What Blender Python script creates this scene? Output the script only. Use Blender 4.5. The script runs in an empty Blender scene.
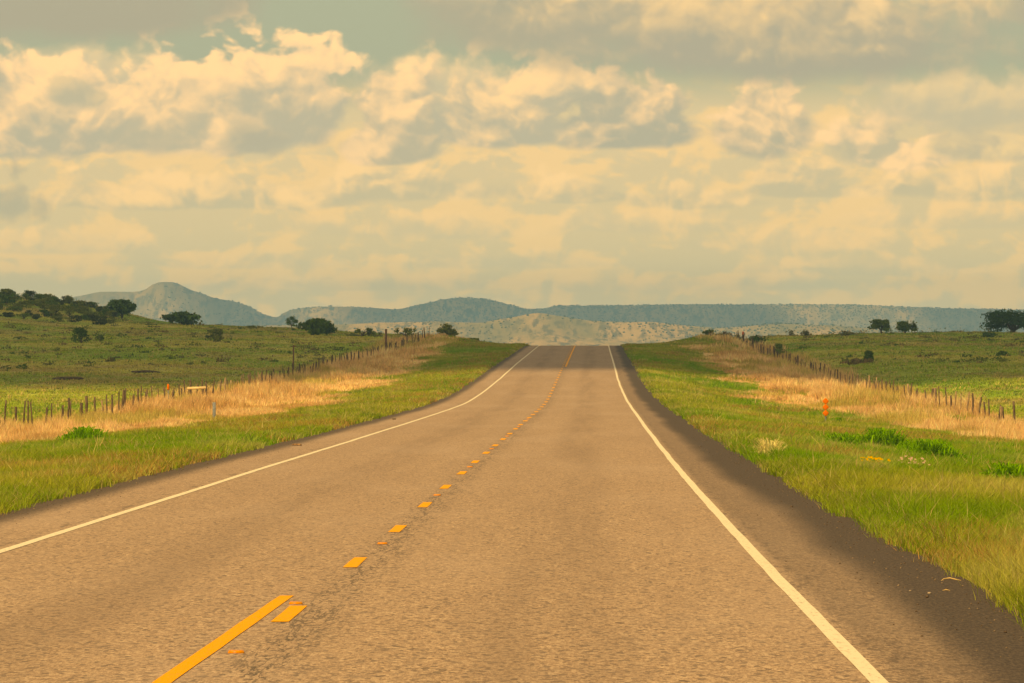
import bpy, math, random
import numpy as np
from mathutils import Vector

SC = bpy.context.scene
COL = SC.collection
RNG = np.random.default_rng(11)
F = 6400.0            # focal length in picture widths of 1/1024
VX, HY = 582.0, 352.0  # where the road's direction and the horizon fall
CAMZ = 1.75

# ------------------------------------------------------------------ helpers
def fade(t): return t * t * (3 - 2 * t)
_PERM = np.random.default_rng(5).random((256, 256))
def vnoise(x, y):
    x = np.asarray(x, float); y = np.asarray(y, float)
    xi = np.floor(x).astype(int); yi = np.floor(y).astype(int)
    fx = fade(x - xi); fy = fade(y - yi)
    a = _PERM[xi & 255, yi & 255]; b = _PERM[(xi + 1) & 255, yi & 255]
    c = _PERM[xi & 255, (yi + 1) & 255]; d = _PERM[(xi + 1) & 255, (yi + 1) & 255]
    return (a * (1 - fx) + b * fx) * (1 - fy) + (c * (1 - fx) + d * fx) * fy
def fbm(x, y, o=4):
    s = 0; a = 1; t = 0
    for k in range(o):
        s = s + a * vnoise(np.asarray(x) * 2 ** k + 17.3 * k, np.asarray(y) * 2 ** k + 5.1 * k); t += a; a *= .5
    return s / t
def sstep(a, b, x):
    return fade(np.clip((np.asarray(x, float) - a) / (b - a), 0, 1))

def link(o, parent=None):
    COL.objects.link(o)
    if parent is not None: o.parent = parent
    return o
def mesh_np(name, verts, faces, mat=None, parent=None, col=None, smooth=False, uv=None, loc=None):
    """faces: (n,3) or (n,4) array, or a list of such arrays"""
    me = bpy.data.meshes.new(name)
    fl = faces if isinstance(faces, list) else [faces]
    verts = np.asarray(verts, np.float32)
    me.vertices.add(len(verts)); me.vertices.foreach_set('co', verts.ravel())
    sizes = np.concatenate([np.full(len(f), f.shape[1]) for f in fl]) if fl else np.zeros(0, int)
    idx = np.concatenate([np.asarray(f).ravel() for f in fl]).astype(np.int32)
    me.loops.add(len(idx)); me.loops.foreach_set('vertex_index', idx)
    st = np.concatenate([[0], np.cumsum(sizes)[:-1]]).astype(np.int32)
    me.polygons.add(len(sizes)); me.polygons.foreach_set('loop_start', st)
    try: me.polygons.foreach_set('loop_total', sizes.astype(np.int32))
    except Exception: pass
    if smooth: me.polygons.foreach_set('use_smooth', np.ones(len(sizes), bool))
    me.update(calc_edges=True); me.validate()
    if col is not None:
        at = me.color_attributes.new('col', 'FLOAT_COLOR', 'POINT')
        c4 = np.ones((len(verts), 4), np.float32); c4[:, :3] = col
        at.data.foreach_set('color', c4.ravel())
    if uv is not None:
        ul = me.uv_layers.new(name='UVMap')
        ul.data.foreach_set('uv', np.asarray(uv, np.float32)[idx].ravel())
    if mat: me.materials.append(mat)
    o = bpy.data.objects.new(name, me)
    if loc is not None: o.location = loc
    return link(o, parent)
def tag(o, label=None, cat=None, group=None, kind=None):
    if label: o['label'] = label
    if cat: o['category'] = cat
    if group: o['group'] = group
    if kind: o['kind'] = kind
    return o
def empty(name, loc, rz=0.0):
    o = bpy.data.objects.new(name, None); o.empty_display_size = .2
    o.location = loc; o.rotation_euler = (0, 0, rz)
    return link(o)
class MB:
    def __init__(s): s.v = []; s.f3 = []; s.f4 = []; s.n = 0
    def add(s, v, f):
        v = np.asarray(v, float); s.v.append(v)
        for q in f:
            (s.f4 if len(q) == 4 else s.f3).append([i + s.n for i in q])
        s.n += len(v)
    def tube(s, pts, rad, n=8, cap=True):
        pts = [np.asarray(p, float) for p in pts]
        rad = rad if hasattr(rad, '__len__') else [rad] * len(pts)
        rings = []
        for i, p in enumerate(pts):
            d = pts[min(i + 1, len(pts) - 1)] - pts[max(i - 1, 0)]
            d = d / (np.linalg.norm(d) + 1e-9)
            u = np.cross(d, [0.31, .9, .2]); 
            if np.linalg.norm(u) < .05: u = np.cross(d, [1, 0, 0])
            u /= np.linalg.norm(u); w = np.cross(d, u)
            a = np.arange(n) / n * 2 * math.pi
            rings.append(p + rad[i] * (np.cos(a)[:, None] * u + np.sin(a)[:, None] * w))
        v = np.concatenate(rings); f = []
        for i in range(len(pts) - 1):
            for k in range(n):
                f.append([i * n + k, i * n + (k + 1) % n, (i + 1) * n + (k + 1) % n, (i + 1) * n + k])
        if cap:
            v = np.concatenate([v, [pts[0]], [pts[-1]]]); a, b = len(v) - 2, len(v) - 1
            for k in range(n):
                f.append([a, (k + 1) % n, k]); f.append([b, (len(pts) - 1) * n + k, (len(pts) - 1) * n + (k + 1) % n])
        s.add(v, f)
    def box(s, c, size, rz=0, bev=.0, tilt=0):
        x, y, z = [q / 2 for q in size]; b = min(bev, x, y, z) 
        P = []
        # chamfered box as stacked octagon-ish rings
        def ring(zz, ins):
            xx, yy = x - ins, y - ins
            return [(-xx + b, -yy, zz), (xx - b, -yy, zz), (xx, -yy + b, zz), (xx, yy - b, zz), (xx - b, yy, zz), (-xx + b, yy, zz), (-xx, yy - b, zz), (-xx, -yy + b, zz)]
        b = max(b, 1e-4)
        rs = [ring(-z, b), ring(-z + b, 0), ring(z - b, 0), ring(z, b)]
        v = np.array([p for r in rs for p in r])
        cz, sz = math.cos(rz), math.sin(rz); ct, stt = math.cos(tilt), math.sin(tilt)
        v = np.stack([v[:, 0] * ct + v[:, 2] * stt, v[:, 1], -v[:, 0] * stt + v[:, 2] * ct], 1)
        v = np.stack([v[:, 0] * cz - v[:, 1] * sz, v[:, 0] * sz + v[:, 1] * cz, v[:, 2]], 1) + np.asarray(c)
        f = []
        for i in range(3):
            for k in range(8): f.append([i * 8 + k, i * 8 + (k + 1) % 8, i * 8 + 8 + (k + 1) % 8, i * 8 + 8 + k])
        for q in ((0, 24),):
            f += [[0, 3, 2, 1], [0, 5, 4, 3], [0, 7, 6, 5]]
            f += [[24, 25, 26, 27], [24, 27, 28, 29], [24, 29, 30, 31]]
        s.add(v, f)
    def build(s, name, mat, parent=None, smooth=False, loc=None):
        fl = []
        if s.f4: fl.append(np.array(s.f4))
        if s.f3: fl.append(np.array(s.f3))
        return mesh_np(name, np.concatenate(s.v), fl, mat, parent, smooth=smooth, loc=loc)

# ------------------------------------------------------------------ materials
class NT:
    def __init__(s, tree): s.t = tree; s.n = tree.nodes; s.l = tree.links
    def new(s, typ, **kw):
        n = s.n.new(typ)
        for k, v in kw.items(): setattr(n, k, v)
        return n
    def set(s, sock, v):
        if isinstance(v, bpy.types.NodeSocket): s.l.new(v, sock)
        elif v is not None: sock.default_value = v
    def m(s, op, a, b=None, c=None, clamp=False):
        n = s.new('ShaderNodeMath', operation=op, use_clamp=clamp)
        s.set(n.inputs[0], a); s.set(n.inputs[1], b); s.set(n.inputs[2], c)
        return n.outputs[0]
    def vm(s, op, a, b=None):
        n = s.new('ShaderNodeVectorMath', operation=op)
        s.set(n.inputs[0], a); s.set(n.inputs[1], b)
        return n.outputs['Value'] if op in ('LENGTH', 'DOT_PRODUCT') else n.outputs[0]
    def ss(s, x, a, b, lo=0., hi=1., interp='SMOOTHSTEP'):
        n = s.new('ShaderNodeMapRange', interpolation_type=interp)
        s.set(n.inputs[0], x)
        for i, v in zip((1, 2, 3, 4), (a, b, lo, hi)): s.set(n.inputs[i], v)
        return n.outputs[0]
    def mix(s, f, a, b, blend='MIX'):
        n = s.new('ShaderNodeMix', data_type='RGBA', blend_type=blend)
        s.set(n.inputs[0], f)
        s.set(n.inputs[6], a if isinstance(a, bpy.types.NodeSocket) else (*a, 1))
        s.set(n.inputs[7], b if isinstance(b, bpy.types.NodeSocket) else (*b, 1))
        return n.outputs[2]
    def noise(s, vec, scale, detail=4, rough=.55, dist=0., dims='3D'):
        n = s.new('ShaderNodeTexNoise', noise_dimensions=dims)
        if vec is not None: s.l.new(vec, n.inputs['Vector'])
        n.inputs['Scale'].default_value = scale; n.inputs['Detail'].default_value = detail
        n.inputs['Roughness'].default_value = rough; n.inputs['Distortion'].default_value = dist
        return n.outputs[0]
    def voro(s, vec, scale, feature='F1'):
        n = s.new('ShaderNodeTexVoronoi', feature=feature)
        if vec is not None: s.l.new(vec, n.inputs['Vector'])
        n.inputs['Scale'].default_value = scale
        return n
def material(name):
    m = bpy.data.materials.new(name); m.use_nodes = True
    t = NT(m.node_tree); b = t.n['Principled BSDF']
    return m, t, b
def geo_pos(t): return t.new('ShaderNodeNewGeometry').outputs['Position']
def scaled(t, vec, sx, sy, sz):
    return t.vm('MULTIPLY', vec, (sx, sy, sz))

def simple_mat(name, c1, c2, scale, rough=.8, spec=.3, stretch=(1, 1, 1), metal=0., bump=0.):
    m, t, b = material(name)
    co = t.new('ShaderNodeTexCoord').outputs['Object']
    v = scaled(t, co, *stretch)
    n = t.noise(v, scale, 5, .6)
    f = t.ss(n, .35, .65)
    t.l.new(t.mix(f, c1, c2), b.inputs['Base Color'])
    b.inputs['Roughness'].default_value = rough; b.inputs['Specular IOR Level'].default_value = spec
    b.inputs['Metallic'].default_value = metal
    if bump:
        bp = t.new('ShaderNodeBump'); bp.inputs['Strength'].default_value = bump; bp.inputs['Distance'].default_value = .01
        t.l.new(n, bp.inputs['Height']); t.l.new(bp.outputs[0], b.inputs['Normal'])
    return m

def leaf_mat(name, tint=(1, 1, 1), transl=.4, noise_scale=None):
    """colour from the vertex attribute, diffuse + light coming through the blade"""
    m, t, b = material(name)
    t.n.remove(b)
    at = t.new('ShaderNodeAttribute', attribute_name='col').outputs['Color']
    c = t.mix(1.0, at, tint, 'MULTIPLY')
    d = t.new('ShaderNodeBsdfDiffuse'); t.l.new(c, d.inputs['Color'])
    tr = t.new('ShaderNodeBsdfTranslucent'); t.l.new(c, tr.inputs['Color'])
    mx = t.new('ShaderNodeMixShader'); mx.inputs[0].default_value = transl
    t.l.new(d.outputs[0], mx.inputs[1]); t.l.new(tr.outputs[0], mx.inputs[2])
    t.l.new(mx.outputs[0], t.n['Material Output'].inputs['Surface'])
    return m

# ------------------------------------------------------------------ road profile (metres, from the lane lines)
ry = np.array([-400, 0, 35.6, 61, 79, 105, 122, 155, 189, 244, 288, 330, 393, 472, 560, 655, 690, 740, 800, 900, 1050, 1300, 1700, 2600, 13000.])
rz = np.array([-1.9, -1.76, -1.84, -1.915, -1.955, -2.01, -2.035, -2.114, -2.168, -2.25, -2.28, -2.08, -1.63, -.886, -.18, .61, .74, .5, -.6, -3.4, -7.6, -11.2, -12.2, -12.5, -12.5]) + CAMZ
rx = np.array([-1.9, -1.9, -1.93, -1.97, -1.97, -1.95, -1.92, -1.85, -1.76, -1.62, -1.53, -1.5, -1.42, -1.25, -1.08, -.87, -.8, -.7, -.6, -.3, 0, 1, 2, 4, 20.])
NEARY = np.arange(-400, 1712, 2.0)
FARY = np.concatenate([np.arange(1730, 3000, 40), np.geomspace(3000, 13000, 40)])
def _smooth(y, v):
    q = np.arange(-400, 1720, 2.0)
    a = np.interp(q, y, v); k = np.hanning(41); k /= k.sum()
    ap = np.concatenate([np.full(20, a[0]), a, np.full(20, a[-1])])
    return q, np.convolve(ap, k, 'valid')
_q, _rz = _smooth(ry, rz); _, _rx = _smooth(ry, rx)
# below the camera the lines are nearly straight, keep the measured values exact there
def road_z(Y): return np.where(np.asarray(Y) < 1700, np.interp(Y, _q, _rz), np.interp(Y, ry, rz))
def road_x(Y): return np.where(np.asarray(Y) < 1700, np.interp(Y, _q, _rx), np.interp(Y, ry, rx))

# ------------------------------------------------------------------ terrain
LY = np.array([-400, 30, 100, 200, 280, 350, 420, 500, 600, 700, 800, 900, 1000, 1050, 1150, 1300, 1600, 2000, 13000.])
LX = np.array([-22, -45, -60, -95, -160.])
LT = np.array([[-2.3]*5, [-2.2]*5, [-2.6]*5, [-3.3, -3.4, -3.4, -3.4, -3.4], [-3.3, -3.6, -3.6, -3.6, -3.6], [-3.0, -3.3, -3.3, -3.3, -3.3],
    [-2.75, -2.8, -2.8, -2.8, -2.8], [-2.2, -1.95, -1.95, -1.95, -1.95], [-1.2, -.8, -.8, -.6, -.5], [.45, .9, .9, 1.2, 1.5], [1.9, 2.2, 2.2, 3.2, 3.6],
    [2.4, 3.3, 3.5, 5.6, 6.4], [1.5, 3.9, 4.5, 8.4, 9.8], [.5, 3.5, 4.4, 9.2, 11], [-2, 2, 3, 9, 12], [-6, -2, 0, 6, 10], [-10, -9, -8, -4, -2], [-12.5]*5, [-12.5]*5])
RY_ = np.array([-400, 30, 100, 200, 270, 300, 360, 460, 530, 600, 650, 715, 800, 900, 1000, 1100, 1300, 1600, 2000, 13000.])
RX_ = np.array([18, 28, 45, 75, 130.])
RT = np.array([[-2.3]*5, [-2.2]*5, [-2.6]*5, [-3.4]*5, [-3.5, -3.5, -3.5, -3.5, -3.5], [-3.25, -3.1, -3.1, -3.1, -3.1], [-3.15, -2.75, -2.7, -2.7, -2.7],
    [-2.6, -1.8, -1.65, -1.65, -1.65], [-1.75, -1., -.95, -.95, -.95], [-.95, -.2, -.2, -.2, -.2], [-.2, .3, .35, .35, .35], [.5, 1, .9, .85, .85], [1.2, 1.8, 1.7, 1.65, 1.6],
    [1.2, 2.3, 2.5, 2.5, 2.5], [0, 1.9, 2.6, 2.9, 3], [-2.5, .5, 2.2, 2.8, 3], [-7, -4, -1, 0, 1], [-10.5, -10, -9, -8, -8], [-12.5]*5, [-12.5]*5])
def _table(X, Y, ys, xs, T):
    out = np.zeros(np.broadcast(X, Y).shape)
    cols = []
    for k in range(len(xs)):
        q = np.arange(-400, 2100, 10.); a = np.interp(q, ys, T[:, k])
        kk = np.hanning(9); kk /= kk.sum()
        ap = np.concatenate([np.full(4, a[0]), a, np.full(4, a[-1])]); a = np.convolve(ap, kk, 'valid')
        cols.append(np.interp(Y, q, a))
    Xc = np.clip(X, min(xs), max(xs))
    order = np.argsort(xs)
    xs_ = np.asarray(xs)[order]; cols = [cols[i] for i in order]
    out = np.zeros_like(Xc + 0 * Y)
    for i in range(len(xs_) - 1):
        t = (Xc - xs_[i]) / (xs_[i + 1] - xs_[i]); msk = (t >= 0) & (t <= 1)
        out = np.where(msk, cols[i] * (1 - fade(np.clip(t, 0, 1))) + cols[i + 1] * fade(np.clip(t, 0, 1)), out)
    return out
def ground_z(X, Y):
    X = np.asarray(X, float); Y = np.asarray(Y, float)
    X, Y = np.broadcast_arrays(X, Y)
    s = X - road_x(Y); a = np.abs(s)
    rzv = road_z(Y)
    amt = 1 - .9 * sstep(500, 655, Y)
    near = .35 + .65 * sstep(60, 170, Y)
    off_r = np.interp(s, [0, 5.1, 7, 9, 11, 15], [-.02, -.03, -.24, -.48, -.68, -.8])
    off_l = np.interp(-s, [0, 5.1, 7, 9, 11, 15], [-.02, -.03, -.2, -.36, -.5, -.65])
    inner = rzv + np.where(s > 0, off_r, off_l) * amt * near
    lat_l = _table(X, Y, LY, LX, LT) + CAMZ
    lat_r = _table(X, Y, RY_, RX_, RT) + CAMZ
    outer = np.where(s > 0, lat_r, lat_l)
    w = sstep(12.5, 19.5, a)
    z = inner * (1 - w) + outer * w
    z = z + 1.2 * np.exp(-((X + 15.3) / 3.6) ** 2 - ((Y - 725) / 45) ** 2) * (a > 5.2)
    z = z + 1.05 * np.exp(-((X - 14.2) / 4.2) ** 2 - ((Y - 715) / 45) ** 2) * (a > 5.2)
    bump = (fbm(X * .16, Y * .05, 4) - .5) * .34 * sstep(5.4, 10, a) + (fbm(X * .025 + 40, Y * .012, 3) - .5) * 1.1 * sstep(26, 60, a) * sstep(150, 700, Y)
    z = z + bump
    z = np.where(a < 5.05, rzv - .03 - .1 * sstep(5.05, 4.6, a), z)
    return z
def px_of(X, Y, Z): return VX + F * X / Y, HY - F * (Z - CAMZ) / Y
def hit(px, py, y0=40., y1=1250.):
    """first ground point seen along a direction of the picture"""
    q = np.linspace(y0, y1, 4000)
    X = (px - VX) / F * q; zr = CAMZ + (HY - py) / F * q
    g = ground_z(X, q)
    k = np.argmax(g >= zr)
    if g[k] < zr[k]: k = int(np.argmin(zr - g))
    return float(X[k]), float(q[k]), float(g[k])
def at_y(px, Y):
    X = (px - VX) / F * Y
    return X, Y, float(ground_z(X, Y))

# where the roadside grass is dry (1) or green (0), and where the mown strip ends
def bound_l(Y): return np.interp(Y, [0, 100, 176, 250, 318, 460, 600, 700], [15.5, 14.8, 14.2, 12.5, 11.3, 11.0, 11.8, 12.])
def bound_r(Y): return np.interp(Y, [0, 100, 174, 250, 360, 540, 620, 700], [19, 18, 15.8, 13.6, 11.5, 10.6, 11, 12.])
def zones(X, Y):
    s = X - road_x(Y); a = np.abs(s)
    n = (fbm(X * .22 + 9, Y * .045, 4) - .5)
    b = np.where(s > 0, bound_r(Y), bound_l(Y)) + n * np.where(s > 0, 8.0, 5.0)
    dry = sstep(-.9, .9, a - b) * (1 - np.where(s > 0, .9, .3) * sstep(590, 670, Y) * sstep(.25, .5, fbm(X * .2 + 5, Y * .03, 3)))
    fence = np.where(s > 0, 20.8, 21.2)
    past = sstep(-.4, 1.0, a - fence - 1.6 * (fbm(X * .3, Y * .06 + 7, 2) - .35))
    return dry * (1 - past), past

GREEN = np.array([.205, .290, .036]); GREEN2 = np.array([.315, .345, .060]); LUSH = np.array([.125, .31, .024])
DRY = np.array([.80, .545, .29]); DRY2 = np.array([.54, .34, .155]); STRAW = np.array([.64, .53, .23])
PAST = np.array([.235, .315, .045]); PAST2 = np.array([.40, .375, .095]); EARTH = np.array([.16, .11, .06])
def lerp(a, b, t): return a + (b - a) * np.asarray(t)[..., None]
def ground_color(X, Y):
    dry, past = zones(X, Y)
    n1 = fbm(X * .5, Y * .12, 4); n2 = fbm(X * .09 + 3, Y * .02 + 8, 3); n3 = fbm(X * .05, Y * .035 + 31, 4)
    g = lerp(GREEN, GREEN2, sstep(.35, .65, n1)); g = lerp(g, LUSH, sstep(.52, .7, n2) * .6)
    d = lerp(DRY2, DRY, sstep(.3, .6, n1))
    p = lerp(PAST, PAST2, sstep(.38, .64, n3) * (.35 + .65 * sstep(420, 560, Y))); p = lerp(p, LUSH * .8, sstep(.55, .72, n2) * .5)
    p = lerp(p, np.array([.34, .25, .10]), sstep(.53, .66, fbm(X * .11 + 50, Y * .05, 4)) * .6)
    c = lerp(lerp(g, d, dry), p, past)
    c = lerp(c, EARTH, sstep(5.9, 5.2, np.abs(X - road_x(Y))) * .7)
    far = sstep(1400, 2500, Y)
    c = lerp(c, lerp(np.array([.30, .22, .10]), np.array([.16, .16, .05]), sstep(.4, .6, fbm(X * .004, Y * .002, 4))), far)
    return c

# ------------------------------------------------------------------ the ground sheet
def build_ground():
    sx = np.concatenate([np.arange(0, 4.5, 1.5), [4.6, 5.05, 5.12], np.arange(5.5, 34, .5), np.arange(35, 60, 1.5), np.geomspace(61, 220, 50), np.geomspace(240, 12000, 26)])
    sx = np.concatenate([-sx[::-1], sx[1:]])
    ys = np.concatenate([np.arange(-400, 0, 20.), np.arange(0, 760, 2.), np.arange(760, 1320, 5.), np.geomspace(1330, 9650, 50)])
    S, Y = np.meshgrid(sx, ys)
    X = S + road_x(Y) * np.clip(1 - np.abs(S) / 400, 0, 1)
    Z = ground_z(X, Y)
    c = ground_color(X, Y)
    n, m = S.shape
    i = np.arange((n - 1) * m).reshape(n - 1, m)[:, :-1].ravel()
    f = np.stack([i, i + 1, i + m + 1, i + m], 1)
    mt, t, b = material('grassland_soil')
    at = t.new('ShaderNodeAttribute', attribute_name='col').outputs['Color']
    p = geo_pos(t)
    nz = t.noise(scaled(t, p, 3.2, .7, 3), 1.0, 6, .65)
    nz2 = t.noise(scaled(t, p, .5, .12, .5), 1.0, 5, .6)
    f1 = t.ss(nz, .25, .75, .62, 1.38, 'LINEAR'); f2 = t.ss(nz2, .3, .7, .8, 1.2, 'LINEAR')
    g = t.m('MULTIPLY', f1, f2)
    cc = t.vm('SCALE', at); cc.node.inputs['Scale'].default_value = 1; t.l.new(g, cc.node.inputs['Scale'])
    t.l.new(cc, b.inputs['Base Color']); b.inputs['Roughness'].default_value = .95; b.inputs['Specular IOR Level'].default_value = .1
    o = mesh_np('ground', np.stack([X, Y, Z], -1).reshape(-1, 3), f, mt, col=c.reshape(-1, 3), smooth=True)
    tag(o, kind='structure')
build_ground()

# ------------------------------------------------------------------ road and its paint
def asphalt():
    m, t, b = material('chip_seal_asphalt')
    uv = t.new('ShaderNodeUVMap').outputs[0]
    sep = t.new('ShaderNodeSeparateXYZ'); t.l.new(uv, sep.inputs[0]); s, y = sep.outputs[0], sep.outputs[1]
    grain = t.noise(scaled(t, uv, 40, 6.5, 0), 1, 3, .8)
    fineg = t.noise(scaled(t, uv, 70, 13, 0), 1, 2, .8)
    mid = t.noise(scaled(t, uv, 5, .9, 0), 1, 4, .6)
    streak = t.noise(scaled(t, uv, 1.6, .035, 0), 1, 4, .6)
    patch = t.noise(scaled(t, uv, .35, .05, 0), 1, 3, .5)
    base = t.mix(t.ss(grain, .3, .7), (.20, .125, .080), (.54, .375, .25))
    vc = t.voro(scaled(t, uv, 30, 8, 0), 1.0); vs_ = t.new('ShaderNodeSeparateColor'); t.l.new(vc.outputs['Color'], vs_.inputs[0])
    base = t.mix(t.ss(vs_.outputs[0], .55, 1., 0, .5), base, (.60, .44, .30))
    base = t.mix(t.ss(vs_.outputs[1], .62, 1., 0, .72), base, (.085, .062, .048))
    base = t.mix(t.ss(fineg, .54, .66, 0, .7), base, (.10, .068, .048))
    base = t.mix(t.ss(mid, .3, .7, 0, .30), base, (.25, .18, .13))
    base = t.mix(t.ss(streak, .42, .7, 0, .22), base, (.24, .165, .115))
    base = t.mix(t.ss(patch, .45, .7, 0, .22), base, (.44, .33, .25))
    # oil darkened strip down the middle of each lane
    lane = t.m('ABSOLUTE', t.m('SUBTRACT', t.m('ABSOLUTE', s), 1.75))
    base = t.mix(t.m('MULTIPLY', t.ss(lane, .1, .75, 1, 0), t.ss(streak, .3, .65, .05, .34)), base, (.17, .115, .078))
    # fresher, darker seal along the outer shoulders
    wob = t.m('MULTIPLY', t.m('SUBTRACT', t.noise(scaled(t, uv, .5, .045, 0), 1, 3, .5), .5), .8)
    sr = t.m('ADD', s, wob)
    dr = t.m('MAXIMUM', t.ss(sr, 3.75, 4.55, 0, .94), t.ss(s, 3.62, 3.8, 0, .42))
    sl = t.m('ADD', t.m('MULTIPLY', s, -1), t.m('MULTIPLY', wob, .45))
    dl = t.ss(sl, 4.35, 4.85, 0, .85)
    dk = t.m('MAXIMUM', dr, dl)
    dark = t.mix(t.ss(grain, .3, .75), (.018, .014, .011), (.094, .069, .050))
    base = t.mix(dk, base, dark)
    # tar and broken seal beside the centre line
    cs = t.m('ABSOLUTE', t.m('SUBTRACT', s, .05))
    band = t.ss(cs, .03, .36, 1, 0)
    cr = t.noise(scaled(t, uv, 7, .55, 0), 1, 5, .7)
    vein = t.noise(scaled(t, uv, 3.2, .16, 0), 1, 5, .65)
    crack = t.ss(t.m('ABSOLUTE', t.m('SUBTRACT', vein, .5)), .002, .022, 1, 0)
    speck = t.ss(t.noise(scaled(t, uv, 26, 2.6, 0), 1, 3, .7), .52, .62)
    tar = t.m('MAXIMUM', t.m('MULTIPLY', crack, .8), t.m('MULTIPLY', speck, t.ss(cr, .36, .54)))
    tar = t.m('MULTIPLY', t.m('MULTIPLY', tar, band), .85)
    base = t.mix(tar, base, (.06, .048, .036))
    # thin tar beside the right edge line
    es = t.m('ABSOLUTE', t.m('SUBTRACT', t.m('ABSOLUTE', s), 3.72))
    eb = t.m('MULTIPLY', t.ss(es, .06, .26, 1, 0), t.ss(cr, .5, .66, 0, .6))
    base = t.mix(eb, base, (.09, .065, .048))
    t.l.new(base, b.inputs['Base Color'])
    b.inputs['Roughness'].default_value = .85; b.inputs['Specular IOR Level'].default_value = .18
    bp = t.new('ShaderNodeBump'); bp.inputs['Strength'].default_value = .12; bp.inputs['Distance'].default_value = .01
    t.l.new(grain, bp.inputs['Height']); t.l.new(bp.outputs[0], b.inputs['Normal'])
    return m
def paint(name, c, worn, thr):
    m, t, b = material(name)
    uv = t.new('ShaderNodeUVMap').outputs[0]
    g = t.noise(scaled(t, uv, 30, 4, 0), 1, 4, .7)
    w = t.noise(scaled(t, uv, 6, .5, 0), 1, 4, .6)
    f = t.m('MULTIPLY', t.ss(g, thr - .1, thr + .08), t.ss(w, .35, .65, .25, 1.))
    t.l.new(t.mix(f, c, worn), b.inputs['Base Color'])
    b.inputs['Roughness'].default_value = .7; b.inputs['Specular IOR Level'].default_value = .25
    return m
ROADY = NEARY[NEARY <= 1500]
def strip(name, s0, s1, ya, yb, dz, mat, parent=None, wob=0.0, ns=1, drift=None):
    ys = np.unique(np.concatenate([[ya], ROADY[(ROADY > ya) & (ROADY < yb)], [yb]]))
    ss = np.linspace(s0, s1, ns + 1)
    S, Y = np.meshgrid(ss, ys)
    if drift: S = S + np.interp(Y, *drift)
    off = wob * (fbm(Y * .06 + s0, Y * 0 + 3.3, 3) - .5) if wob else 0
    ed = .012 * (vnoise(Y * 1.3, S * 40) - .5) if ns == 1 else 0
    X = road_x(Y) + S + off + ed
    Z = road_z(Y) + dz
    n, m = S.shape
    i = np.arange((n - 1) * m).reshape(n - 1, m)[:, :-1].ravel()
    f = np.stack([i, i + 1, i + m + 1, i + m], 1)
    return mesh_np(name, np.stack([X, Y, Z], -1).reshape(-1, 3), f, mat, parent, uv=np.stack([S + off, Y], -1).reshape(-1, 2), smooth=True)
M_ASPH = asphalt()
M_WHITE = paint('white_road_paint', (.70, .62, .45), (.38, .29, .2), .6)
M_YELLOW = paint('yellow_road_paint', (.84, .335, .010), (.5, .24, .04), .62)
road = strip('road', -5.15, 5.15, -398, 1498, 0, M_ASPH, ns=26)
tag(road, 'two lane tan chip seal highway running straight over the rise', kind='structure')
for sgn in (-1, 1):
    strip('edge_line', sgn * 3.6 - .055, sgn * 3.6 + .055, 2, 1200, .004, M_WHITE, road, wob=.05)
def DOF(Y): return float(np.interp(Y, [36, 45, 49, 58, 70, 125, 200, 700], [-.21, -.145, -.13, -.09, -.05, -.05, -.08, -.07]))   # the paint wanders a little left of the middle
for k in range(-1, 52):
    yc = 45.7 + 12.12 * k
    strip('centre_dash', DOF(yc) - .062 - .012 * (yc > 200), DOF(yc) + .062 + .012 * (yc > 200), yc - 1.5, yc + 1.5, .004, M_YELLOW, road)
strip('solid_centre_line', -.056, .056, 4, 49.3, .004, M_YELLOW, road, drift=([4, 36, 49.3], [-.46, -.405, -.325]))
strip('solid_centre_line', .06, .20, 455, 900, .004, M_YELLOW, road)

# raised amber markers
M_AMBER = simple_mat('amber_reflector', (.62, .17, .01), (.75, .26, .02), 30, .35, .5)
def marker(Y, s, label):
    X = float(road_x(Y) + s); z = float(road_z(Y))
    mb = MB(); h = .018
    a, b_, c, d = .052, .05, .034, .026
    v = [(-a, -b_, 0), (a, -b_, 0), (a, b_, 0), (-a, b_, 0), (-c - .01, -d, h), (c + .01, -d, h), (c + .01, d, h), (-c - .01, d, h)]
    mb.add(v, [[4, 5, 6, 7], [0, 1, 5, 4], [1, 2, 6, 5], [2, 3, 7, 6], [3, 0, 4, 7], [3, 2, 1, 0]])
    o = mb.build('road_marker', M_AMBER, loc=(X, Y, z + .0005))
    tag(o, label, 'road marker', 'amber raised markers along the centre line')
marker(39.4, DOF(39.4) - .005, 'amber raised road marker beside the solid yellow line, nearest to the camera')
marker(47.6, DOF(47.6) - .045, 'small amber raised marker between the solid yellow line end and the first dash')
marker(63.9, DOF(63.9) + .04, 'amber raised road marker between the second and third yellow dashes')
for k in range(2, 8):
    y_ = 39.5 + 24.24 * k
    marker(y_, DOF(y_) + .02, 'tiny amber raised marker between yellow dashes in the dip' if k > 2 else 'amber raised road marker between the fourth and fifth yellow dashes')

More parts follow.
